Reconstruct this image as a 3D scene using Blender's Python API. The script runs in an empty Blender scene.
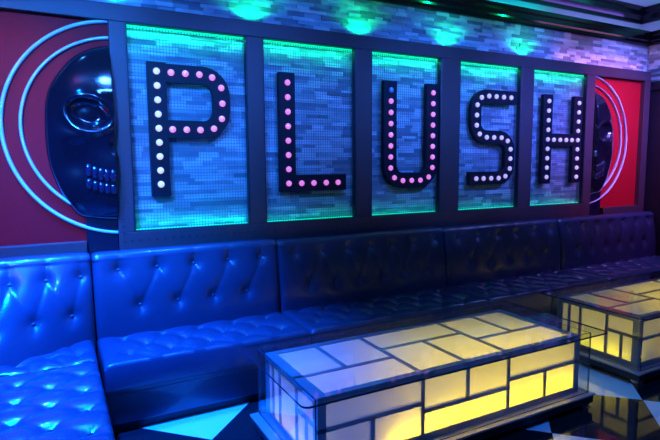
import bpy, bmesh, math, random
import numpy as np
from mathutils import Vector, Matrix
random.seed(7); PI = math.pi
C = bpy.context.scene
COL = C.collection

# ------------------------------------------------------------------ helpers
def link(o, parent=None):
    COL.objects.link(o)
    if parent is not None: o.parent = parent
    return o

class MB:
    def __init__(s): s.v = []; s.f = []; s.mi = []
    def add(s, vs, fs, mi=0):
        b = len(s.v); s.v += [tuple(p) for p in vs]
        s.f += [tuple(b+i for i in f) for f in fs]; s.mi += [mi]*len(fs)
    def box(s, x0, x1, y0, y1, z0, z1, mi=0):
        s.add([(x0,y0,z0),(x1,y0,z0),(x1,y1,z0),(x0,y1,z0),(x0,y0,z1),(x1,y0,z1),(x1,y1,z1),(x0,y1,z1)],
              [(0,3,2,1),(4,5,6,7),(0,1,5,4),(1,2,6,5),(2,3,7,6),(3,0,4,7)], mi)
    def grid(s, P, mi=0, flip=False):
        n, m = len(P), len(P[0])
        vs = [p for row in P for p in row]; fs = []
        for i in range(n-1):
            for j in range(m-1):
                q = (i*m+j, i*m+j+1, (i+1)*m+j+1, (i+1)*m+j)
                fs.append(q[::-1] if flip else q)
        s.add(vs, fs, mi)
    def build(s, name, mats, parent=None, smooth=False, bevel=0, solid_recalc=True, loc=None):
        me = bpy.data.meshes.new(name); me.from_pydata(s.v, [], s.f)
        if not isinstance(mats, (list, tuple)): mats = [mats]
        for m in mats: me.materials.append(m)
        me.polygons.foreach_set('material_index', s.mi)
        if solid_recalc:
            bm = bmesh.new(); bm.from_mesh(me)
            if smooth: bmesh.ops.remove_doubles(bm, verts=bm.verts, dist=1e-5)
            bmesh.ops.recalc_face_normals(bm, faces=bm.faces); bm.to_mesh(me); bm.free()
        if smooth: me.polygons.foreach_set('use_smooth', [True]*len(me.polygons))
        o = bpy.data.objects.new(name, me); link(o, parent)
        if loc: o.location = loc
        if bevel:
            b = o.modifiers.new('bevel', 'BEVEL'); b.width = bevel; b.segments = 2; b.limit_method = 'ANGLE'
        me.update()
        return o

def thing(name, label, cat, loc=(0,0,0), group=None):
    o = bpy.data.objects.new(name, None); o.empty_display_size = .1; link(o); o.location = loc
    return tag(o, label, cat, group)
def tag(o, label, cat, group=None):
    o['label'] = label; o['category'] = cat
    if group: o['group'] = group
    return o
def struct(o): o['kind'] = 'structure'; return o
def sub(o, loc):
    """shift mesh so that parent at loc keeps world place"""
    return o

# ------------------------------------------------------------------ materials
def mat(name, col, rough=.5, metal=0, coat=0, spec=.5, bump=None, emit=None, es=0, noise=None):
    m = bpy.data.materials.new(name); m.use_nodes = True; nt = m.node_tree; b = nt.nodes['Principled BSDF']
    b.inputs['Base Color'].default_value = (*col, 1); b.inputs['Roughness'].default_value = rough
    b.inputs['Metallic'].default_value = metal; b.inputs['Coat Weight'].default_value = coat
    b.inputs['Coat Roughness'].default_value = .08; b.inputs['Specular IOR Level'].default_value = spec
    if emit: b.inputs['Emission Color'].default_value = (*emit, 1); b.inputs['Emission Strength'].default_value = es
    tc = nt.nodes.new('ShaderNodeTexCoord')
    if noise:
        n = nt.nodes.new('ShaderNodeTexNoise'); n.inputs['Scale'].default_value = noise[0]; n.inputs['Detail'].default_value = 4
        nt.links.new(tc.outputs['Object'], n.inputs['Vector'])
        r = nt.nodes.new('ShaderNodeMapRange'); r.inputs['To Min'].default_value = 1-noise[1]; r.inputs['To Max'].default_value = 1+noise[1]
        nt.links.new(n.outputs['Fac'], r.inputs['Value'])
        h = nt.nodes.new('ShaderNodeHueSaturation'); h.inputs['Color'].default_value = (*col, 1)
        nt.links.new(r.outputs['Result'], h.inputs['Value']); nt.links.new(h.outputs['Color'], b.inputs['Base Color'])
    if bump:
        n = nt.nodes.new('ShaderNodeTexNoise'); n.inputs['Scale'].default_value = bump[0]; n.inputs['Detail'].default_value = 3
        nt.links.new(tc.outputs['Object'], n.inputs['Vector'])
        bp = nt.nodes.new('ShaderNodeBump'); bp.inputs['Strength'].default_value = bump[1]; bp.inputs['Distance'].default_value = .01
        nt.links.new(n.outputs['Fac'], bp.inputs['Height']); nt.links.new(bp.outputs['Normal'], b.inputs['Normal'])
    return m

M = {}
M['leather'] = mat('tufted_leather', (.026,.045,.095), .33, coat=.5, bump=(70,.12), noise=(3,.15))
M['button'] = mat('button_leather', (.07,.075,.12), .2, coat=.6)
M['steel'] = mat('brushed_steel', (.085,.042,.048), .45, metal=.2, bump=(25,.05), noise=(6,.12))
M['steel_dark'] = mat('dark_steel', (.03,.03,.04), .4, metal=.5, noise=(8,.1))
M['table_steel'] = mat('table_steel', (.33,.34,.40), .38, metal=.5, noise=(9,.12))
M['wire'] = mat('screen_wire', (.16,.17,.2), .5, metal=.2, noise=(9,.1))
M['black'] = mat('black_letter_enamel', (.006,.006,.012), .5, spec=.25, noise=(9,.2))
M['moulding'] = mat('black_gloss_moulding', (.004,.004,.008), .22, coat=.2, spec=.3, noise=(5,.2))
M['skull'] = mat('lacquered_skull', (.007,.005,.010), .15, coat=.6, noise=(4,.25))
M['tooth'] = mat('lacquered_tooth', (.02,.012,.03), .14, coat=1, noise=(12,.2))
M['skull_shade'] = mat('dark_shade_board', (.008,.007,.018), .35, noise=(5,.2))  # shade under the skulls, given as the colour of a board
M['red'] = mat('crimson_panel', (.50,.006,.012), .55, spec=.12, noise=(2,.06))
M['ring'] = mat('pale_enamel_ring', (.62,.66,.72), .3, coat=.3, noise=(8,.05))
M['plaster'] = mat('painted_plaster', (.55,.55,.58), .8, noise=(3,.05))
M['dark_wall'] = mat('dark_wall_board', (.012,.012,.02), .5, noise=(3,.2))
M['rivet'] = mat('rivet_hole', (.02,.02,.03), .5, noise=(8,.1))
M['led_green'] = mat('green_led_tape', (.1,.5,.4), .5, emit=(0,1,.42), es=1.1, noise=(8,.02))

def stone():
    m = bpy.data.materials.new('split_face_stone'); m.use_nodes = True; nt = m.node_tree; b = nt.nodes['Principled BSDF']
    g = nt.nodes.new('ShaderNodeNewGeometry'); r = nt.nodes.new('ShaderNodeValToRGB')
    r.color_ramp.elements[0].color = (.13,.14,.17,1); r.color_ramp.elements[1].color = (.60,.60,.64,1)
    e = r.color_ramp.elements.new(.55); e.color = (.36,.37,.41,1)
    nt.links.new(g.outputs['Random Per Island'], r.inputs['Fac'])
    tc = nt.nodes.new('ShaderNodeTexCoord'); n = nt.nodes.new('ShaderNodeTexNoise'); n.inputs['Scale'].default_value = 14; n.inputs['Detail'].default_value = 6
    mp = nt.nodes.new('ShaderNodeMapping'); mp.inputs['Scale'].default_value = (.5,1,1.6)
    nt.links.new(tc.outputs['Object'], mp.inputs['Vector']); nt.links.new(mp.outputs['Vector'], n.inputs['Vector'])
    mr = nt.nodes.new('ShaderNodeMapRange'); mr.inputs['To Min'].default_value = .55; mr.inputs['To Max'].default_value = 1.45
    nt.links.new(n.outputs['Fac'], mr.inputs['Value'])
    h = nt.nodes.new('ShaderNodeHueSaturation'); nt.links.new(r.outputs['Color'], h.inputs['Color']); nt.links.new(mr.outputs['Result'], h.inputs['Value'])
    nt.links.new(h.outputs['Color'], b.inputs['Base Color']); b.inputs['Roughness'].default_value = .6
    bp = nt.nodes.new('ShaderNodeBump'); bp.inputs['Strength'].default_value = .5; bp.inputs['Distance'].default_value = .012
    nt.links.new(n.outputs['Fac'], bp.inputs['Height']); nt.links.new(bp.outputs['Normal'], b.inputs['Normal'])
    return m
M['stone'] = stone()

def floor_mat():
    m = bpy.data.materials.new('checker_floor_tiles'); m.use_nodes = True; nt = m.node_tree; b = nt.nodes['Principled BSDF']
    N = nt.nodes.new; L = nt.links.new
    tc = N('ShaderNodeTexCoord'); mp = N('ShaderNodeMapping')
    # tiles 0.615 m, laid at 45 degrees; a white tile centred on (.71,-.585)
    mp.vector_type = 'TEXTURE'
    mp.inputs['Location'].default_value = (.71, -.585, 0); mp.inputs['Rotation'].default_value = (0,0,PI/4)
    mp.inputs['Scale'].default_value = (.6152,.6152,1)
    L(tc.outputs['Object'], mp.inputs['Vector'])
    ad = N('ShaderNodeVectorMath'); ad.operation = 'ADD'; ad.inputs[1].default_value = (.5,.5,.5); L(mp.outputs['Vector'], ad.inputs[0])
    ck = N('ShaderNodeTexChecker'); ck.inputs['Scale'].default_value = 1; L(ad.outputs[0], ck.inputs['Vector'])
    ck.inputs['Color1'].default_value = (.012,.013,.018,1); ck.inputs['Color2'].default_value = (.72,.74,.74,1)
    fr = N('ShaderNodeVectorMath'); fr.operation = 'FRACTION'; L(ad.outputs[0], fr.inputs[0])
    sp = N('ShaderNodeSeparateXYZ'); L(fr.outputs[0], sp.inputs[0])
    mx = []
    for ax in ('X','Y'):
        s1 = N('ShaderNodeMath'); s1.operation = 'SUBTRACT'; s1.inputs[1].default_value = .5; L(sp.outputs[ax], s1.inputs[0])
        a = N('ShaderNodeMath'); a.operation = 'ABSOLUTE'; L(s1.outputs[0], a.inputs[0]); mx.append(a)
    mm = N('ShaderNodeMath'); mm.operation = 'MAXIMUM'; L(mx[0].outputs[0], mm.inputs[0]); L(mx[1].outputs[0], mm.inputs[1])
    gt = N('ShaderNodeMath'); gt.operation = 'GREATER_THAN'; gt.inputs[1].default_value = .497; L(mm.outputs[0], gt.inputs[0])
    mix = N('ShaderNodeMix'); mix.data_type = 'RGBA'; L(gt.outputs[0], mix.inputs['Factor'])
    L(ck.outputs['Color'], mix.inputs[6]); mix.inputs[7].default_value = (.03,.03,.035,1)
    L(mix.outputs[2], b.inputs['Base Color'])
    rr = N('ShaderNodeMapRange'); rr.inputs['To Min'].default_value = .05; rr.inputs['To Max'].default_value = .3
    L(ck.outputs['Fac'], rr.inputs['Value']); b.inputs['Roughness'].default_value = .06
    b.inputs['Specular IOR Level'].default_value = .8
    return m
M['floor'] = floor_mat()

def glass_mat(name, tint, ior=1.5):
    m = bpy.data.materials.new(name); m.use_nodes = True; nt = m.node_tree; nt.nodes.remove(nt.nodes['Principled BSDF'])
    out = nt.nodes['Material Output']; N = nt.nodes.new
    t = N('ShaderNodeBsdfTransparent'); t.inputs['Color'].default_value = (*tint,1)
    g = N('ShaderNodeBsdfGlossy'); g.inputs['Roughness'].default_value = .02
    lw = N('ShaderNodeLayerWeight'); lw.inputs['Blend'].default_value = .5
    pw = N('ShaderNodeMath'); pw.operation = 'POWER'; pw.inputs[1].default_value = 5.2; nt.links.new(lw.outputs['Facing'], pw.inputs[0])
    f = N('ShaderNodeMath'); f.operation = 'MULTIPLY_ADD'; f.inputs[1].default_value = .92; f.inputs[2].default_value = .02; nt.links.new(pw.outputs[0], f.inputs[0])
    mx = N('ShaderNodeMixShader'); nt.links.new(f.outputs[0], mx.inputs[0]); nt.links.new(t.outputs[0], mx.inputs[1]); nt.links.new(g.outputs[0], mx.inputs[2])
    nt.links.new(mx.outputs[0], out.inputs['Surface'])
    return m
M['glass'] = glass_mat('clear_table_glass', (.93,.96,.97))
M['glass_edge'] = mat('glass_edge', (.02,.05,.09), .1, coat=.5, noise=(6,.1))

def frosted():
    m = bpy.data.materials.new('frosted_acrylic'); m.use_nodes = True; nt = m.node_tree; nt.nodes.remove(nt.nodes['Principled BSDF'])
    out = nt.nodes['Material Output']; N = nt.nodes.new
    d = N('ShaderNodeBsdfDiffuse'); d.inputs['Color'].default_value = (.75,.76,.74,1)
    t = N('ShaderNodeBsdfTranslucent'); t.inputs['Color'].default_value = (.85,.84,.78,1)
    n = N('ShaderNodeTexNoise'); n.inputs['Scale'].default_value = 5; tc = N('ShaderNodeTexCoord'); nt.links.new(tc.outputs['Object'], n.inputs['Vector'])
    mr = N('ShaderNodeMapRange'); mr.inputs['To Min'].default_value = .5; mr.inputs['To Max'].default_value = .62; nt.links.new(n.outputs['Fac'], mr.inputs['Value'])
    mx = N('ShaderNodeMixShader'); nt.links.new(mr.outputs[0], mx.inputs[0]); nt.links.new(d.outputs[0], mx.inputs[1]); nt.links.new(t.outputs[0], mx.inputs[2])
    nt.links.new(mx.outputs[0], out.inputs['Surface'])
    return m
M['frosted'] = frosted()

def bulb_mat(name, base, em, es): return mat(name, base, .25, coat=.4, emit=em, es=es, noise=(20,.04))
M['bulb_pink'] = bulb_mat('pink_bulb', (.55,.35,.5), (.85,.18,.55), .85)
M['bulb_white'] = bulb_mat('white_bulb', (.6,.55,.6), (.75,.62,.72), .75)
M['bulb_lilac'] = bulb_mat('lilac_bulb', (.6,.5,.6), (.55,.42,.75), .75)
M['bulb_off'] = bulb_mat('unlit_bulb', (.15,.3,.6), (.1,.2,.6), .05)

# ------------------------------------------------------------------ room shell
XR = 6.42      # right wall plane
ZT = 3.09      # top of the clad ledge wall
b = MB(); b.box(-2.5, XR+.4, -4.6, .5, -.05, 0); struct(b.build('floor', M['floor']))

def ledger(b, u0, u1, z0, z1, put, seed):
    rnd = random.Random(seed); z = z0
    while z < z1-1e-4:
        h = min(rnd.choice([.026,.032,.038,.03]), z1-z)
        if z1-(z+h) < .012: h = z1-z
        u = u0 - rnd.random()*.2
        while u < u1:
            w = rnd.choice([.08,.12,.15,.2,.25,.11]); a, c = max(u,u0), min(u+w,u1); u += w
            if c-a < .004: continue
            d = rnd.random()**1.5*.012
            put(b, a+.0006, c-.0006, z+.0006, z+h-.0006, d)
        z += h
b = MB(); b.box(-2.5, XR+.4, .092, .40, 0, ZT-.16)
ledger(b, -2.5, XR, .93, ZT-.16, lambda b,a,c,z0,z1,d: b.box(a, c, .090-d-.001, .095, z0, z1), 3)
struct(b.build('wall_back', M['stone']))
b = MB(); b.box(XR+.022, XR+.40, -4.6, .092, 2.5, ZT-.16)
ledger(b, -4.6, .068, 2.52, ZT-.16, lambda b,a,c,z0,z1,d: b.box(XR+.018-d, XR+.025, a, c, z0, z1), 5)
struct(b.build('wall_right', M['stone']))
b = MB(); b.box(XR, XR+.36, -4.6, .06, 0, 2.50); b.box(XR-.012, XR, -4.6, .05, 2.40, 2.50)
struct(b.build('wall_right_lower', M['dark_wall']))

# ledge cap moulding: stepped black profile on both walls (bottom 2.93 .. top 3.09)
def moulding(name, prof, yback, xback):
    """prof = [(p,z)...] p = distance out of the wall line; mitred in the corner"""
    b = MB(); P = []
    for p, z in prof + [prof[0]]:
        P.append([(-2.5, yback-p, z), (xback-p, yback-p, z), (xback-p, -4.6, z)])
    b.grid(P)
    return struct(b.build(name, M['moulding'], bevel=0))
moulding('trim_1', [(-.30,2.93),(.012,2.93),(.022,2.945),(.022,2.972),(.040,2.985),(.040,3.03),(.055,3.045),(.055,3.085),(-.30,3.085)], .072, XR)
b = MB(); b.box(-2.5, XR+.75, .385, .5, 3.05, 3.5); b.box(XR+.33, XR+.45, -4.6, .385, 3.05, 3.5)
struct(b.build('wall_upper', M['plaster']))
moulding('trim_2', [(0,3.29),(.02,3.29),(.03,3.33),(.07,3.375),(.09,3.42),(.12,3.435),(.12,3.465),(0,3.465)], .384, XR+.329)
b = MB(); b.box(-2.5, XR+.75, -4.6, .5, 3.466, 3.52); struct(b.build('ceiling', M['plaster']))

# ------------------------------------------------------------------ sign frame
FZ0, FZ1 = .90, 2.612
OPEN = [(.480,1.328),(1.453,2.272),(2.424,3.184),(3.405,4.212),(4.382,5.228)]
OZ0, OZ1 = 1.088, 2.502
fr = thing('sign_frame', 'long riveted metal frame with five lit windows running along the stone wall', 'frame', (2.9,0,FZ0))
def fb(name, m, boxes, bevel=.004):
    b = MB()
    for q in boxes: b.box(*q)
    o = b.build(name, m, fr, bevel=bevel); o.matrix_parent_inverse = Matrix.Translation(-fr.location); return o
Y0, Y1 = 0.0, .066
fb('top_rail', M['steel'], [(-1.6, 6.385, Y0, Y1, OZ1, FZ1)])
fb('bottom_rail', M['steel'], [(.378, 5.36, Y0+.001, Y1, FZ0, OZ0)])
edges = [(.378,.480),(1.328,1.453),(2.272,2.424),(3.184,3.405),(4.212,4.382),(5.228,5.362),(6.272,6.385)]
for a, c in edges:
    z0 = OZ0 if a < 6 else FZ0
    fb('post', M['steel'], [(a, c, Y0, Y1, z0, OZ1-.0005)])
# raised edge fillets beside each opening, as on the posts in the photo
for (a, c) in OPEN:
    fb('window_lip', M['steel_dark'], [(a, a+.009, .003, .05, OZ0, OZ1), (c-.009, c, .003, .05, OZ0, OZ1), (a+.009, c-.009, .003, .035, OZ1-.004, OZ1), (a+.009, c-.009, .003, .035, OZ0, OZ0+.008)], .001)
fb('panel_ledge', M['steel'], [(-1.6, .175, -.004, Y1, .90, 1.045)])
fb('panel_ledge', M['steel'], [(5.60, 6.271, -.004, Y1, .90, 1.022)])
# wire screens
for (a, c) in OPEN:
    b = MB(); p = .0215; n = int((c-a-.02)/p); x = a+.012
    while x < c-.010: b.box(x-.0014, x+.0014, .040, .0428, OZ0+.008, OZ1-.012); x += p
    z = OZ0+.018
    while z < OZ1-.014: b.box(a+.009, c-.009, .0428, .0456, z-.0014, z+.0014); z += p
    o = b.build('wire_screen', M['wire'], fr, solid_recalc=False); o.matrix_parent_inverse = Matrix.Translation(-fr.location)
    o['label'] = 'fine square wire mesh screen'
    fb('led_strip', M['led_green'], [(a+.012, c-.012, .046, .056, OZ1-.023, OZ1-.005)], 0)['label'] = 'glowing green light strip'
    fb('led_strip', M['led_green'], [(a+.012, c-.012, .046, .056, OZ0+.008, OZ0+.014)], 0)['label'] = 'glowing green light strip'
# rivets
bmr = bmesh.new(); bmesh.ops.create_cone(bmr, cap_ends=True, segments=10, radius1=.0075, radius2=.006, depth=.006)
bmesh.ops.rotate(bmr, verts=bmr.verts, matrix=Matrix.Rotation(PI/2, 3, 'X')); rme = bpy.data.meshes.new('rivet'); bmr.to_mesh(rme); bmr.free(); rme.materials.append(M['rivet'])
def rivet(x, z):
    o = bpy.data.objects.new('rivet', rme); link(o, fr); o.matrix_parent_inverse = Matrix.Translation(-fr.location); o.location = (x, -.0025, z)
for k in range(13): rivet(.412, 1.03+k*.052)
for k in range(36): rivet(.46+k*.056, 1.035)

# ------------------------------------------------------------------ red panels, rings, skulls
def red_panel(x0, x1, z0, label):
    b = MB(); b.box(x0, x1, .052, .068, z0, OZ1+.03); b.box(x0+.0, x1-.0, .046, .052, z0, z0+.02)
    tag(b.build('red_panel', M['red'], bevel=.002), label, 'wall panel')
red_panel(-1.6, .379, 1.0, 'crimson gloss panel behind the left skull, at the left end of the frame')
red_panel(5.361, 6.273, .98, 'crimson gloss panel behind the right skull, at the far right end of the frame')

def ring(cx, cz, R, w, lab, grp=None):
    b = MB(); n = 120; prof = [(R-w,.049),(R-w+.004,.026),(R-w/2,.020),(R-.004,.026),(R,.049)]
    xc = .375 if cx < 2 else 5.366; P = []
    for r_, y in prof:
        a0 = math.acos((xc-cx)/r_)
        a = [a0+(2*PI-2*a0)*i/n for i in range(n+1)] if cx < 2 else [-a0+2*a0*i/n for i in range(n+1)]
        P.append([(cx+r_*math.cos(t), y, cz+r_*math.sin(t)) for t in a])
    P.append(P[0]); b.grid(P)
    return tag(b.build('ring', M['ring'], smooth=True), lab, 'ring', grp)
# (rings stand off the panel by a hair; the posts hide where they stop)
LC, RC = (.44,1.795), (5.30,1.79)
ring(*LC, .722, .027, 'large outer pale blue half ring around the left skull')
ring(*LC, .615, .024, 'smaller inner pale blue half ring around the left skull')
ring(*RC, .722, .017, 'large outer pale pink half ring around the right skull')
ring(*RC, .620, .015, 'smaller inner pale pink half ring around the right skull')

def smoothstep(a, b_, x): t = min(1, max(0, (x-a)/(b_-a))); return t*t*(3-2*t)
WT = [(-.66,0),(-.655,.20),(-.63,.29),(-.55,.35),(-.45,.405),(-.32,.45),(-.2,.470),(-.05,.472),(.1,.465),(.22,.437),(.32,.375),(.41,.30),(.475,.21),(.512,.10),(.52,0)]
DT = [(-.66,0),(-.655,.10),(-.62,.17),(-.53,.225),(-.42,.25),(-.32,.27),(-.2,.29),(-.05,.30),(.1,.31),(.22,.305),(.32,.28),(.41,.225),(.475,.155),(.512,.07),(.52,0)]
def interp(T, z):
    k = id(T)
    if k not in SM:
        g = np.linspace(T[0][0], T[-1][0], 400); y = np.interp(g, [t[0] for t in T], [t[1] for t in T])
        q = y*y; pad = 14; qq = np.concatenate([2*q[0]-q[1:pad+1][::-1], q, 2*q[-1]-q[-pad-1:-1][::-1]])
        q = np.convolve(qq, np.ones(2*pad+1)/(2*pad+1), 'valid'); SM[k] = (g, np.sqrt(np.clip(q, 0, None)))
    return float(np.interp(z, *SM[k]))
SM = {}
def skull(cx, cz, side, label):
    root = thing('skull', label, 'skull', (cx, .050, cz)); K = .40 if side < 0 else .32
    XC = -.066 if side < 0 else .066
    nz, nt_ = 150, 130; P = []
    for i in range(nz):
        a = i/(nz-1); z = -.07 - .59*math.cos(a*PI) if True else 0
        z = -.07-.59*math.cos(PI*a)
        w, d = interp(WT, z), interp(DT, z); row = []
        for j in range(nt_):
            tc = math.asin(max(-1, min(1, XC/w))) if w > 1e-6 else 0
            t = (-PI/2+(tc+PI/2)*j/(nt_-1)) if side < 0 else (tc+(PI/2-tc)*j/(nt_-1))
            x = w*math.sin(t); y = d*math.cos(t)**.85 if math.cos(t) > 0 else 0
            ax = abs(x); face = math.cos(t)**.5 if math.cos(t) > 0 else 0
            g = lambda x0,z0,rx,rz,p=2: math.exp(-(abs((ax-x0)/rx)**p+abs((z-z0)/rz)**p))
            rho = math.hypot((ax-.215)/.125, (z-.055-.12*(ax-.215))/.098)
            if rho < 1: y -= face*.16*(1-rho**2)**.8
            y += face*.040*math.exp(-((rho-1.18)/.20)**2)               # raised rim round the socket
            if rho < .6: y += face*.05*(1-(rho/.6)**2)**1.5             # glossy swelling inside the socket
            y += face*.022*g(.22,.190,.17,.040)                 # brow ridge
            y += face*.030*g(.0,.17,.07,.09)                    # glabella
            y += face*.045*g(.30,-.085,.12,.045)                # cheekbone
            y -= face*.075*g(.31,-.26,.10,.10)                  # hollow under the cheekbone
            y += face*.030*g(.0,-.02,.035,.07)                  # nose bridge
            nw = .068*smoothstep(-.02,-.15,z)+.012
            y -= face*.120*math.exp(-(ax/nw)**4-abs((z+.115)/.068)**4)      # nose opening
            y += face*.055*g(.0,-.33,.17,.12,3)                 # muzzle carrying the teeth
            y -= face*.030*math.exp(-((z+.335)/.012)**2)*smoothstep(.22,.14,ax)
            y += face*.035*g(.0,-.575,.11,.06)                  # chin
            y -= face*.035*g(.40,.16,.07,.13)                   # temple
            row.append((x, -max(y,0)*K, z))
        P.append(row)
    b = MB(); b.grid(P)
    # back closes on the panel
    e = 0 if side < 0 else -1; c = -1 if side < 0 else 0
    bk = [[(P[i][e][0], 0, P[i][e][2]) for i in range(nz)], [(P[i][c][0], 0, P[i][c][2]) for i in range(nz)], [P[i][c] for i in range(nz)]]
    b.grid(bk)
    b.build('cranium', M['skull'], root, smooth=True)
    # teeth in two rows following the muzzle, rising toward the cheek
    for row, (zc, hh) in enumerate(((-.352,.040),(-.440,.034))):
        for k in range(5):
            x = (.088+k*.036)*side; z = zc + .9*(abs(x)-.05)**2*1.4
            w = interp(WT, z); t = math.asin(max(-1,min(1,x/w))); y = interp(DT, z)*math.cos(t)**.85
            y += math.cos(t)**.5*.055*math.exp(-(abs(x)/.17)**3-(abs(z+.33)/.12)**3) - .012
            bmx = bmesh.new(); bmesh.ops.create_uvsphere(bmx, u_segments=12, v_segments=10, radius=1)
            for v in bmx.verts:
                q = v.co; g2 = lambda u: math.copysign(abs(u)**.65, u)
                v.co = Vector((g2(q.x)*.0175, g2(q.y)*.014, g2(q.z)*hh))
            me = bpy.data.meshes.new('tooth'); bmx.to_mesh(me); bmx.free(); me.materials.append(M['tooth'])
            me.polygons.foreach_set('use_smooth', [True]*len(me.polygons))
            o = bpy.data.objects.new('tooth', me); link(o, root); o.location = (x, -y*K-.002, z)
    # dark board put in for the skull's shadow below (half beside the frame)
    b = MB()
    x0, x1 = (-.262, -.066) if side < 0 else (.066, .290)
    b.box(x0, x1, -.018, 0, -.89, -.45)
    b.build('shade_board', M['skull_shade'], root, bevel=.002)
    return root
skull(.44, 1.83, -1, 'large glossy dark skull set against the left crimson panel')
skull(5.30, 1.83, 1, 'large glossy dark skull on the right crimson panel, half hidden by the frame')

# ------------------------------------------------------------------ marquee letters
def arc(cx, cz, r, a0, a1, n=8): return [(cx+r*math.cos(math.radians(a0+(a1-a0)*i/n)), cz+r*math.sin(math.radians(a0+(a1-a0)*i/n))) for i in range(n+1)]
LY0, LY1 = -.006, .038
def stroke(b, pts, w, LY0=-.006):
    pts = [p for i, p in enumerate(pts) if i == 0 or math.dist(p, pts[i-1]) > 1e-3]
    n = len(pts); L, R = [], []
    for i, (x, z) in enumerate(pts):
        a = Vector(pts[max(i-1,0)]); c = Vector(pts[min(i+1,n-1)]); d = (c-a).normalized(); nn = Vector((-d.y, d.x))
        if 0 < i < n-1:
            d1 = (Vector(pts[i])-a).normalized(); k = 1/max(.5, d1.dot(d))
        else: k = 1
        L.append((x+nn.x*w/2*k, z+nn.y*w/2*k)); R.append((x-nn.x*w/2*k, z-nn.y*w/2*k))
    vs = []; fs = []
    for (lx,lz),(rx,rz) in zip(L,R): vs += [(lx,LY0,lz),(rx,LY0,rz),(rx,LY1,rz),(lx,LY1,lz)]
    for i in range(n-1):
        for k in range(4): fs.append((4*i+k, 4*i+(k+1)%4, 4*i+4+(k+1)%4, 4*i+4+k))
    fs += [(0,1,2,3),(4*n-4,4*n-1,4*n-2,4*n-3)]
    b.add(vs, fs)
bmb = bmesh.new(); bmesh.ops.create_uvsphere(bmb, u_segments=14, v_segments=10, radius=.0235)
for v in bmb.verts: v.co.y *= .75
bmesh_cache = {}
def bulb_mesh(key):
    if key not in bmesh_cache:
        me = bpy.data.meshes.new('bulb'); bmb.to_mesh(me); me.materials.append(M[key]); me.polygons.foreach_set('use_smooth', [True]*len(me.polygons)); bmesh_cache[key] = me
    return bmesh_cache[key]
def letter(ch, strokes, bulbs, label):
    cx = sum(q[0] for q in bulbs)/len(bulbs)
    root = thing('marquee_letter', label, 'letter', (cx, LY0, 1.33), 'bulb lettering spelling PLUSH')
    b = MB()
    for k, (pts, w) in enumerate(strokes): stroke(b, [(x-cx, z-1.33) for x, z in pts], w, LY0+.0012*(k > 0))
    b.v = [(x, y-LY0, z) for x, y, z in b.v]
    b.build('letter_body', M['black'], root, bevel=.002)
    for x, z, m in bulbs:
        o = bpy.data.objects.new('bulb', bulb_mesh(m)); link(o, root); o.location = (x-cx, -.008, z-1.33)
w = .128
def col(x, z0, z1, n, m): return [(x, z0+(z1-z0)*i/(n-1), m) for i in range(n)]
P_, W_, L_ = 'bulb_pink', 'bulb_white', 'bulb_lilac'
letter('P', [([(.67,1.33),(.67,2.258)], w), ([(.70,2.187),(.95,2.187)]+arc(.985,2.05,.137,90,0)+arc(.985,1.938,.137,0,-90)+[(.95,1.801),(.70,1.801)], w)],
       col(.668,1.415,2.193,9,W_)+[(.765,2.19,P_),(.864,2.19,P_),(.963,2.19,P_),(1.055,2.176,P_),(1.12,2.106,P_),(1.125,1.994,P_),(1.118,1.884,P_),(1.057,1.811,P_),(.958,1.799,P_),(.86,1.799,P_),(.762,1.799,P_)],
       'black marquee letter P, its stem bulbs white and bowl bulbs pink, first in the row')
letter('L', [([(1.645,1.33),(1.645,2.258)], .135), ([(1.70,1.398),(2.172,1.398)], .134)],
       col(1.646,1.398,2.18,8,P_)+[(x,1.397,P_) for x in (1.757,1.866,1.979,2.09)],
       'black marquee letter L with a single line of pink bulbs')
letter('U', [([(2.618,2.260),(2.618,1.54)]+arc(2.758,1.538,.14,180,270)+[(2.94,1.398)]+arc(2.94,1.538,.14,270,360)+[(3.08,2.262)], .134)],
       [(2.618,2.18,'bulb_off')]+col(2.618,1.51,2.086,7,P_)+[(2.658,1.424,P_),(2.75,1.397,P_),(2.847,1.397,P_),(2.944,1.397,P_),(3.038,1.424,P_)]+col(3.08,1.51,2.182,8,P_),
       'black marquee letter U with pink bulbs and one dim bulb at its top left')
letter('S', [([(4.145,2.188),(3.76,2.188)]+arc(3.745,2.053,.135,90,180)+arc(3.745,1.935,.135,180,270)+[(3.93,1.798)]+arc(3.935,1.660,.135,90,0)+arc(3.935,1.533,.135,0,-90)+[(3.54,1.398)], .13)],
       [(x,2.19,L_) for x in (4.059,3.958,3.859,3.762)]+[(3.667,2.172,L_),(3.614,2.10,L_),(3.61,2.004,L_),(3.61,1.908,L_),(3.651,1.826,L_),(3.744,1.796,L_),(3.841,1.796,L_),(3.941,1.795,L_),(4.026,1.765,L_),(4.069,1.683,L_),(4.07,1.589,L_),(4.066,1.49,L_),(4.008,1.415,L_),(3.916,1.397,L_),(3.816,1.397,L_),(3.715,1.397,L_),(3.62,1.397,L_)],
       'black marquee letter S traced with a curving line of pale lilac bulbs')
letter('H', [([(4.609,1.325),(4.609,2.255)], .135), ([(5.085,1.325),(5.085,2.255)], .135), ([(4.66,1.788),(5.03,1.788)], .13)],
       col(4.609,1.395,2.185,9,L_)+col(5.085,1.39,2.186,9,L_)+[(x,1.787,L_) for x in (4.703,4.801,4.897,4.989)],
       'black marquee letter H with pale lilac bulbs, last in the row')

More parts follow.
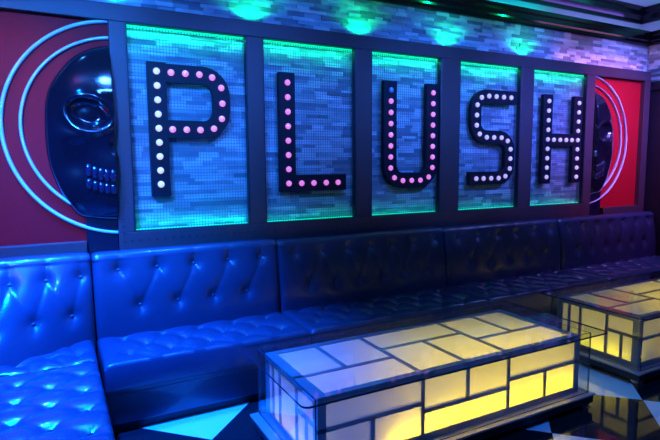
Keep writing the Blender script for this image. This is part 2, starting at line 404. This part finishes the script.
# ------------------------------------------------------------------ tufted sofa
def tuft(u, v, btn, folds, A=.014, wd=.026, B=.030, r=.045):
    """inward depth at (u,v); numpy arrays"""
    U, V = np.asarray(u), np.asarray(v); D = np.full(U.shape, 9.0)
    for (a, c) in folds:
        ax, ay = a; dx, dy = c[0]-ax, c[1]-ay; L2 = dx*dx+dy*dy+1e-9
        t = np.clip(((U-ax)*dx+(V-ay)*dy)/L2, 0, 1); D = np.minimum(D, np.hypot(U-ax-t*dx, V-ay-t*dy))
    out = A*np.exp(-D/wd)
    E_ = np.full(U.shape, 9.0)
    for (bx, by) in btn: E_ = np.minimum(E_, np.hypot(U-bx, V-by))
    return out + B*np.exp(-(E_/r)**1.6)
bme = bmesh.new(); bmesh.ops.create_uvsphere(bme, u_segments=12, v_segments=8, radius=.0125)
btn_me = bpy.data.meshes.new('button'); bme.to_mesh(btn_me); bme.free(); btn_me.materials.append(M['button']); btn_me.polygons.foreach_set('use_smooth', [True]*len(btn_me.polygons))
def add_button(parent, p):
    o = bpy.data.objects.new('button', btn_me); link(o, parent); o.location = p
    o.scale = (1, .8, .8)

def back_cushion(root, x0, x1, rows, ztop, ox, bot=None, folds_extra=None):
    """rows = [(z, [x...])]. bot(x) -> y of the lower front edge. coordinates relative to root ox"""
    bot = bot or (lambda x: -.185)
    top = lambda x: -.135
    btn = [(x, z) for z, xs in rows for x in xs]; folds = []
    zt, xt = rows[0]; zb, xb = rows[1]
    for x in xt:
        folds.append(((x,zt),(x+.006,ztop+.05)))
        for q in xb:
            if abs(q-x) < .17: folds.append(((x,zt),(q,zb)))
    for q in xb: folds.append(((q,zb),(q,zb-.05)))
    nx = max(30, int((x1-x0)/.011)); path = []
    # profile parameter s: z up the front, then roll over
    zs = list(np.linspace(.36, ztop-.055, 54)); P = []
    X = np.linspace(x0, x1, nx)
    def edge(x): # soft rounding by the side seams
        e = min(x-x0, x1-x); return .028*math.exp(-e/.018)
    for z in zs:
        f = (z-.36)/(ztop-.055-.36); row = []
        dep = tuft(X, np.full(nx, z), btn, folds, A=.009, wd=.017)
        for x, d in zip(X, dep):
            y = bot(x)*(1-f)+top(x)*f - .018*math.sin(PI*min(1,max(0,f)))
            row.append((x-ox, y+d+edge(x), z))
        P.append(row)
    for k in range(1, 11):
        a = k/10*PI*.5; row = []
        dep = tuft(X, np.full(nx, ztop-.055+.055*math.sin(a)), btn, folds, A=.007)
        for x, d in zip(X, dep):
            yc = top(x)+.055; e = edge(x)
            row.append((x-ox, yc-(.055-e*.5-d*.6)*math.cos(a)+e*.5*0, ztop-.055+(.055-e*.5-d*.6)*math.sin(a)))
        P.append(row)
    P.append([(x-ox, -.004, ztop-.004-edge(x)*.5) for x in X])
    P.append([(x-ox, -.004, .36) for x in X])
    P.append(P[0])
    b = MB(); b.grid(P)
    for j in (0, nx-1): b.add([r[j] for r in P[:-1]], [tuple(range(len(P)-1))])
    o = b.build('backrest', M['leather'], root, smooth=True)
    for x, z in btn:
        f = (z-.36)/(ztop-.055-.36); y = bot(x)*(1-f)+top(x)*f-.018*math.sin(PI*f)
        add_button(o, (x-ox, y+.032, z))
    return o

def seat_cushion(root, x0, x1, y0, y1, btn, folds, ox, zt=.428, zb=.27, front='y', oy=0, name='seat'):
    """tufted slab; y0 = front (near camera), rounded on the front edge"""
    nx = max(20, int((x1-x0)/.012)); ny = max(20, int((y1-y0)/.012))
    X = np.linspace(x0, x1, nx); Y = np.linspace(y1, y0, ny); P = []
    R = .022
    for y in Y:
        dep = tuft(X, np.full(nx, y), btn, folds, A=.016, wd=.028, B=.026, r=.042); row = []
        for x, d in zip(X, dep):
            ex = min(x-x0, x1-x) if front == 'y' else (x1-x); e = .022*math.exp(-ex/.014)
            ez = 0
            fy = y-y0
            if front == 'y' and fy < R: ez = R-math.sqrt(max(0, R*R-(R-fy)**2))
            ebk = .02*math.exp(-(y1-y)/.02); ef = .018*math.exp(-fy/.014) if front != 'y' else 0
            row.append((x-ox, y-oy, zt-d-e-ez-ebk*.5-ef))
        P.append(row)
    P.append([(x-ox, y0-oy, zb) for x in X]); P.append([(x-ox, y1-oy, zb) for x in X]); P.append(P[0])
    b = MB(); b.grid(P)
    for j in (0, nx-1): b.add([r[j] for r in P[:-1]], [tuple(range(len(P)-1))])
    o = b.build(name, M['leather'], root, smooth=True)
    md = o.modifiers.new('es', 'EDGE_SPLIT'); md.split_angle = math.radians(50)
    for x, y in btn: add_button(o, (x-ox, y-oy, zt-.031))
    return o

YF, YB = -.715, -.15       # seat front and rear
def section(x0, x1, label, ztop):
    x0 += .003; x1 -= .003; ox = (x0+x1)/2
    root = thing('sofa_section', label, 'sofa', (ox, 0, 0), 'tufted sofa sections along the stone wall')
    n = max(5, round((x1-x0-.06)/.236)); p = (x1-x0)/(n+.15); xa = [x0+(k+.62)*p for k in range(n)]; xb = [x+p*.5 for x in xa[:-1]]
    back_cushion(root, x0, x1, [(.855, xa), (.612, xb)], ztop, ox)
    rows = [(-.225, xa), (-.375, xb), (-.525, xa), (-.66, xb)]
    btn = [(x, y) for y, xs in rows[:3] for x in xs]; folds = []
    for (ya, r1), (yb, r2) in zip(rows, rows[1:]):
        for a in r1:
            for c in r2:
                if abs(a-c) < .16: folds.append(((a,ya),(c,yb)))
    seat_cushion(root, x0, x1, YF, YB, btn, folds, ox)
    # skirt: upper band, piping seam, lower band and a recessed plinth
    b = MB(); b.box(x0-ox, x1-ox, YF+.006, -.06, .241, .271); b.box(x0-ox, x1-ox, YF+.018, -.06, .055, .237)
    b.build('skirt', M['leather'], root, bevel=.006)
    b = MB(); nn = 10; P = []
    for k in range(nn+1):
        a = 2*PI*k/nn; P.append([(x0-ox, YF+.012+.007*math.cos(a), .239+.007*math.sin(a)), (x1-ox, YF+.012+.007*math.cos(a), .239+.007*math.sin(a))])
    b.grid(P); b.build('piping', M['leather'], root, smooth=True)
    b = MB(); b.box(x0-ox+.01, x1-ox-.01, YF+.045, -.06, 0, .054); b.build('plinth', M['dark_wall'], root)
    return root
section(.190, 1.492, 'leather sofa section lit bright blue, next to the corner under letter P', .978)
section(1.492, 3.135, 'dark navy leather sofa section under the letters L and U, behind the near light table', .968)
section(3.135, 4.690, 'dark leather sofa section under the letter S, between two other sections', .958)
section(4.690, 6.400, 'dark leather sofa section with purple glints at the far right, under the right skull', .953)

# corner section: backrest swings out to the left
root = thing('corner_sofa_section', 'bright blue leather corner section under the left skull', 'sofa', (-.2,0,0))
cb = lambda x: -.20-.64*max(0, .20-x) if x < .20 else -.20
back_cushion(root, -.52, .184, [(.835, [-.455,-.271,-.076, .12]), (.605, [-.36,-.155,.055])], .985, -.2, bot=cb)
seat_cushion(root, -.5, .166, -.610, -.21, [(.07,-.45),(-.09,-.41),(-.24,-.47),(-.40,-.43)], [((.07,-.45),(-.09,-.41)),((-.09,-.41),(-.24,-.47)),((.07,-.45),(.0,-.2)),((-.09,-.41),(-.0,-.2)),((.07,-.45),(.0,-.61)),((-.09,-.41),(0,-.61)),((-.24,-.47),(-.16,-.61)),((-.09,-.41),(-.16,-.61))], -.2, front='x', zt=.448)
b = MB(); b.box(-.3, .350, -.608, -.21, .06, .268); b.build('skirt', M['leather'], root, bevel=.008)
b = MB(); b.box(-.3, .320, -.60, -.06, 0, .058); b.build('plinth', M['dark_wall'], root)
# wing running toward the camera
root = thing('wing_sofa_section', 'bright blue tufted bench running toward the viewer at bottom left', 'sofa', (-.3,-1.4,0))
btn = []; folds = []
cols = [(.075, [-.76-.232*k for k in range(6)]), (-.075, [-.645-.232*k for k in range(7)]), (-.222, [-.76-.232*k for k in range(6)]), (-.37, [-.645-.232*k for k in range(7)])]
for x, ys in cols: btn += [(x, y) for y in ys if y < -.65]
for (xa, ya), (xb, yb) in zip(cols, cols[1:]):
    for a in ya:
        for c in yb:
            if abs(a-c) < .13: folds.append(((xa,a),(xb,c)))
for y in cols[0][1]: folds += [((.075,y),(.17,y+.06)), ((.075,y),(.17,y-.06))]
seat_cushion(root, -.45, .166, -2.25, -.613, btn, folds, -.3, front='x', oy=-1.4, zt=.438)
b = MB(); b.box(-.13, .450, -.84, .785, .06, .268); b.build('skirt', M['leather'], root, bevel=.008)
b = MB(); b.box(-.12, .420, -.80, .78, 0, .058); b.build('plinth', M['dark_wall'], root)

# ------------------------------------------------------------------ lit glass tables
def bars_and_panes(root, name, fmap, W, H, bays, rim=.026, srim=.045, t=.021, depth=.012):
    """bays: list of (width_frac, rects) rects = (u0,v0,u1,v1) in 0..1 of the bay. fmap(u,v,d)->xyz"""
    b = MB()
    def bar(u0, v0, u1, v1):
        vs = [fmap(u,v,d) for d in (0,depth) for (u,v) in ((u0,v0),(u1,v0),(u1,v1),(u0,v1))]
        b.add(vs, [(0,1,2,3),(7,6,5,4),(0,4,5,1),(1,5,6,2),(2,6,7,3),(3,7,4,0)])
    bar(0,0,W,rim); bar(0,H-rim,W,H); bar(0,rim,srim,H-rim); bar(W-srim,rim,W,H-rim)
    u = 0; panes = []
    for i, (fw, rects) in enumerate(bays):
        bw = fw*W
        if i: bar(u-t/2, rim, u+t/2, H-rim)
        done = set()
        for (a, c, e, g) in rects:
            U0, V0, U1, V1 = u+a*bw, c*H, u+e*bw, g*H
            if a > .01: bar(U0-t/2, max(V0,rim), U0+t/2, min(V1,H-rim))
            if c > .01 : 
                bar(U0, V0-t/2, U1, V0+t/2)
            panes.append((U0,V0,U1,V1))
        u += bw
    o = b.build(name, M['table_steel'], root)
    for (U0,V0,U1,V1) in panes:
        p = MB(); d = depth*.6
        p.add([fmap(U0,V0,d), fmap(U1,V0,d), fmap(U1,V1,d), fmap(U0,V1,d)], [(0,1,2,3)])
        q = p.build('frosted_pane', M['frosted'], root, solid_recalc=False)
def long_bays():
    m1, m2 = .56, .43
    return [(1/3, [(0,0,.5,m1),(.5,0,1,m1),(0,m1,1,1)]), (1/3, [(0,0,1,m2),(0,m2,.5,1),(.5,m2,1,1)]), (1/3, [(0,0,.5,m1),(.5,0,1,m1),(0,m1,1,1)])]
def top_bays():
    return [(1/3, [(0,0,1,.40),(0,.40,.5,1),(.5,.40,1,1)]), (1/3, [(0,0,.5,.60),(.5,0,1,.60),(0,.60,1,1)]), (1/3, [(0,0,1,.40),(0,.40,.5,1),(.5,.40,1,1)])]
def side_bays():   # from the front corner to the back
    return [(.36, [(0,0,.5,.60),(.5,0,1,.60),(0,.60,1,1)]), (.34, [(0,0,1,1)]), (.30, [(0,0,.5,1),(.5,0,1,1)])]
def make_table(ox, oy, label):
    root = thing('light_table', label, 'table', (ox, oy, 0), 'glass topped tables with lit frosted panels')
    L, Wd = 2.10, .86      # outer glass
    # lit box
    x0, x1, y0, y1, z0, z1 = .118, L-.135, .105, Wd-.085, .110, .458
    bars_and_panes(root, 'front_mullions', lambda u,v,d: (x0+u, y0+d, z0+v), x1-x0, z1-z0, long_bays())
    bars_and_panes(root, 'rear_mullions', lambda u,v,d: (x1-u, y1-d, z0+v), x1-x0, z1-z0, long_bays())
    bars_and_panes(root, 'side_mullions', lambda u,v,d: (x0+d, y0+.013+u, z0+v), y1-y0-.026, z1-z0, side_bays(), srim=.035)
    bars_and_panes(root, 'side_mullions', lambda u,v,d: (x1-d, y0+.013+u, z0+v), y1-y0-.026, z1-z0, side_bays(), srim=.035)
    bars_and_panes(root, 'top_mullions', lambda u,v,d: (x0+u, y0+v, z1+.013-d), x1-x0, y1-y0, top_bays(), rim=.040, srim=.055)
    b = MB(); b.box(x0+.0, x1-.0, y0+.0, y1-.0, .100, .1095); b.build('box_floor', M['table_steel'], root)
    # tray and frame
    b = MB(); b.box(.035, L-.055, .035, Wd-.03, .086, .0995)
    b.build('tray', M['table_steel'], root, bevel=.004)
    b = MB(); b.box(.045, L-.065, .045, Wd-.04, .040, .0855); b.build('under_frame', M['steel_dark'], root)
    for px in (.10, L-.10):
        for py in (.095, Wd-.095):
            b = MB(); b.box(px-.028, px+.028, py-.028, py+.028, .006, .040); b.box(px-.036, px+.036, py-.036, py+.036, 0, .006)
            b.build('leg', M['table_steel'], root, bevel=.002)
    # clear glass walls
    gx0, gx1, gy0, gy1, t = .085, L-.085, .065, Wd-.05, .008
    def glass(nm, q, edges):
        bb = MB(); bb.box(*q)
        bb.mi = [1 if k in edges else 0 for k in range(6)]   # faces: bottom, top, -y, +x, +y, -x
        return bb.build(nm, [M['glass'], M['glass_edge']], root, solid_recalc=False)
    glass('glass_wall', (gx0+t, gx1-t, gy0, gy0+t, .100, .489), (0,1,3,5))
    glass('glass_wall', (gx0+t, gx1-t, gy1-t, gy1, .100, .489), (0,1,3,5))
    glass('glass_wall', (gx0, gx0+t, gy0, gy1, .100, .489), (0,1,2,4))
    glass('glass_wall', (gx1-t, gx1, gy0, gy1, .100, .489), (0,1,2,4))
    # glass top with small rounded corners and a dark polished edge
    b = MB(); r = .035; pts = []
    for (cx, cy, a0) in ((L-r, r, -90), (L-r, Wd-r, 0), (r, Wd-r, 90), (r, r, 180)):
        pts += [(cx+r*math.cos(math.radians(a0+a*15)), cy+r*math.sin(math.radians(a0+a*15))) for a in range(7)]
    n = len(pts); vs = [(x,y,.490) for x,y in pts]+[(x,y,.500) for x,y in pts]
    b.add(vs, [tuple(reversed(range(n))), tuple(range(n,2*n))], 0)
    b.add(vs, [(i,(i+1)%n,n+(i+1)%n,n+i) for i in range(n)], 1)
    b.build('glass_top', [M['glass'], M['glass_edge']], root, solid_recalc=False)
    return root
T1 = (.90, -1.85); T2 = (3.435, -1.81)
make_table(*T1, 'near glass topped light table, white at its left end, yellow to the right')
make_table(*T2, 'far glass topped light table glowing strong yellow at the right edge')

# ------------------------------------------------------------------ lights
def area(name, loc, tgt, size, col, e, sy=None, spread=PI):
    l = bpy.data.lights.new(name, 'AREA'); l.energy = e; l.color = col; l.size = size; l.spread = spread
    if sy: l.shape = 'RECTANGLE'; l.size_y = sy
    o = bpy.data.objects.new(name, l); link(o); o.location = loc
    o.rotation_euler = (Vector(tgt)-Vector(loc)).to_track_quat('-Z','Y').to_euler(); return o
def spot(name, loc, tgt, ang, col, e, blend=.6, rad=.03):
    l = bpy.data.lights.new(name, 'SPOT'); l.energy = e; l.color = col; l.spot_size = math.radians(ang); l.spot_blend = blend; l.shadow_soft_size = rad
    o = bpy.data.objects.new(name, l); link(o); o.location = loc
    o.rotation_euler = (Vector(tgt)-Vector(loc)).to_track_quat('-Z','Y').to_euler(); return o
# blue stage wash from the ceiling at the left, onto the corner of the sofa
spot('blue_corner_spot', (-.45,-1.0,3.38), (.05,-.75,.4), 66, (0,.10,1), 4300, 1, .08)
spot('blue_wall_spot', (-.9,-2.9,3.0), (.30,0,1.72), 42, (.01,.19,1), 2000, 1, .08)
spot('blue_down_spot', (-.3,.0-.45,3.35), (.0,-.75,.4), 66, (.04,.30,1), 260, 1, .05)  # both down spots added to put highlights on the tufted seats
spot('blue_down_spot', (1.0,-.35,3.35), (.8,-.45,.4), 44, (.02,.28,1), 260, 1, .05)
spot('violet_down_spot', (6.0,-.35,3.35), (5.7,-.5,.4), 50, (.5,.35,1), 60, 1, .05)
area('blue_room_fill', (2.6,-2.9,3.4), (2.8,-1.9,.2), 2.2, (.02,.18,1), 16, .8, math.radians(70))  # added soft fill from above, lifts the dark table bars
spot('magenta_panel_spot', (-.9,-2.2,3.1), (-.25,.05,1.7), 40, (1,.0,.12), 55, .8, .05)
for x, e in ((.3,7),(1.5,11),(2.9,17),(4.2,22),(5.6,22)):  # added lamps out of view, spread narrowed to the stone wall
    area('stone_fill', (x,-2.7,3.2), (x+.3,.07,2.02), .5, (.03,.17,1) if x < 4 else (.06,.14,1), e, .12, math.radians(42))
area('violet_ceiling_wash', (5.9,-1.2,3.38), (6.1,-.2,.6), .8, (.20,.08,.9), 24, .4, math.radians(110))
spot('pink_corner_spot', (5.6,-1.6,3.3), (6.0,.05,2.75), 30, (.15,.17,1), 40, .9, .05)
spot('red_ceiling_spot', (5.4,-1.8,3.3), (5.75,.05,1.75), 54, (1,.05,.14), 150, .8, .05)
# green strips at window heads and sills
for (a, c) in OPEN:
    wv = c-a-.03
    area('green_head_light', ((a+c)/2, .050, OZ1-.026), ((a+c)/2, .075, OZ1-.20), wv, (0,1,.36), 2.0, .006)
    area('green_sill_light', ((a+c)/2, .050, OZ0+.016), ((a+c)/2, .075, OZ0+.20), wv, (0,1,.6), .8 if a < 1 else .28, .006)
for x, cc, e in ((.43,(0,.6,1),3),(1.39,(0,1,.32),8),(2.348,(0,1,.28),8),(3.295,(0,1,.28),8),(4.297,(0,1,.28),8)):
    spot('uplight', (x, .01, FZ1+.02), (x, .07, FZ1+.35), 150, cc, e, .5, .015)
area('pink_frame_strip', (5.55, .0, FZ1+.02), (5.55,.09,FZ1+.30), 1.5, (1,.32,.85), 1.6, .03)
# cove lights on the ledge
area('cove_teal', (3.0,.22,3.10), (3.0,.30,3.45), 4.0, (.0,.5,.6), 14, .05)
area('cove_violet', (5.9,.22,3.10), (5.9,.30,3.45), 1.6, (.22,.14,.9), 3.2, .05)
area('cove_violet_side', (6.6,-1.5,3.10), (6.7,-1.5,3.45), 3, (.08,.25,.7), 2.5, .05)
area('teal_ceiling_glow', (6.0,-.7,3.1), (6.0,-.7,3.46), 1.0, (.03,.5,.6), 14, 1.0)  # added under the ceiling to tint it teal, off the ledge
# lamps inside the tables
def table_lights(T, k, warm):
    x, y = T
    area('box_strip', (x+1.25*1, y+.19, .135), (x+1.25, y+.12, .22), 1.45, (1,.64,.0), 6*k, .02)
    area('box_strip', (x+1.38, y+.44, .14), (x+1.38, y+.44, .4), 1.3, warm, 3.8*k, .4)
    area('box_strip', (x+.20, y+.42, .135), (x+.14, y+.42, .22), .5, (1,.78,.02), .35*k*k, .02)
table_lights(T1, 1.0, (1,.76,.06)); table_lights(T2, 1.5, (1,.72,.05))

w_ = bpy.data.worlds.new('night_room'); C.world = w_; w_.use_nodes = True
w_.node_tree.nodes['Background'].inputs[0].default_value = (.05,.10,.5,1); w_.node_tree.nodes['Background'].inputs[1].default_value = .06

# ------------------------------------------------------------------ camera
yaw, pitch, roll, f = .488224, .107805, -.007096, 518.72
cy, sy, cp, sp = math.cos(yaw), math.sin(yaw), math.cos(pitch), math.sin(pitch)
F = Vector((sy*cp, cy*cp, -sp)); R = Vector((cy,-sy,0)); U = R.cross(F)
c_, s_ = math.cos(roll), math.sin(roll)
R2 = c_*R+s_*U; U2 = -s_*R+c_*U
cam = bpy.data.objects.new('camera', bpy.data.cameras.new('camera')); link(cam)
m = Matrix.Identity(4)
for i in range(3): m[i][0] = R2[i]; m[i][1] = U2[i]; m[i][2] = -F[i]
m[0][3], m[1][3], m[2][3] = 0, -3.8, 1.55
cam.matrix_world = m; cam.data.sensor_width = 36; cam.data.lens = 36*f/660; cam.data.clip_start = .05
C.camera = cam
C.view_settings.view_transform = 'Standard'; C.view_settings.look = 'None'; C.view_settings.gamma = 1; C.view_settings.exposure = 0; C.view_settings.use_curve_mapping = False
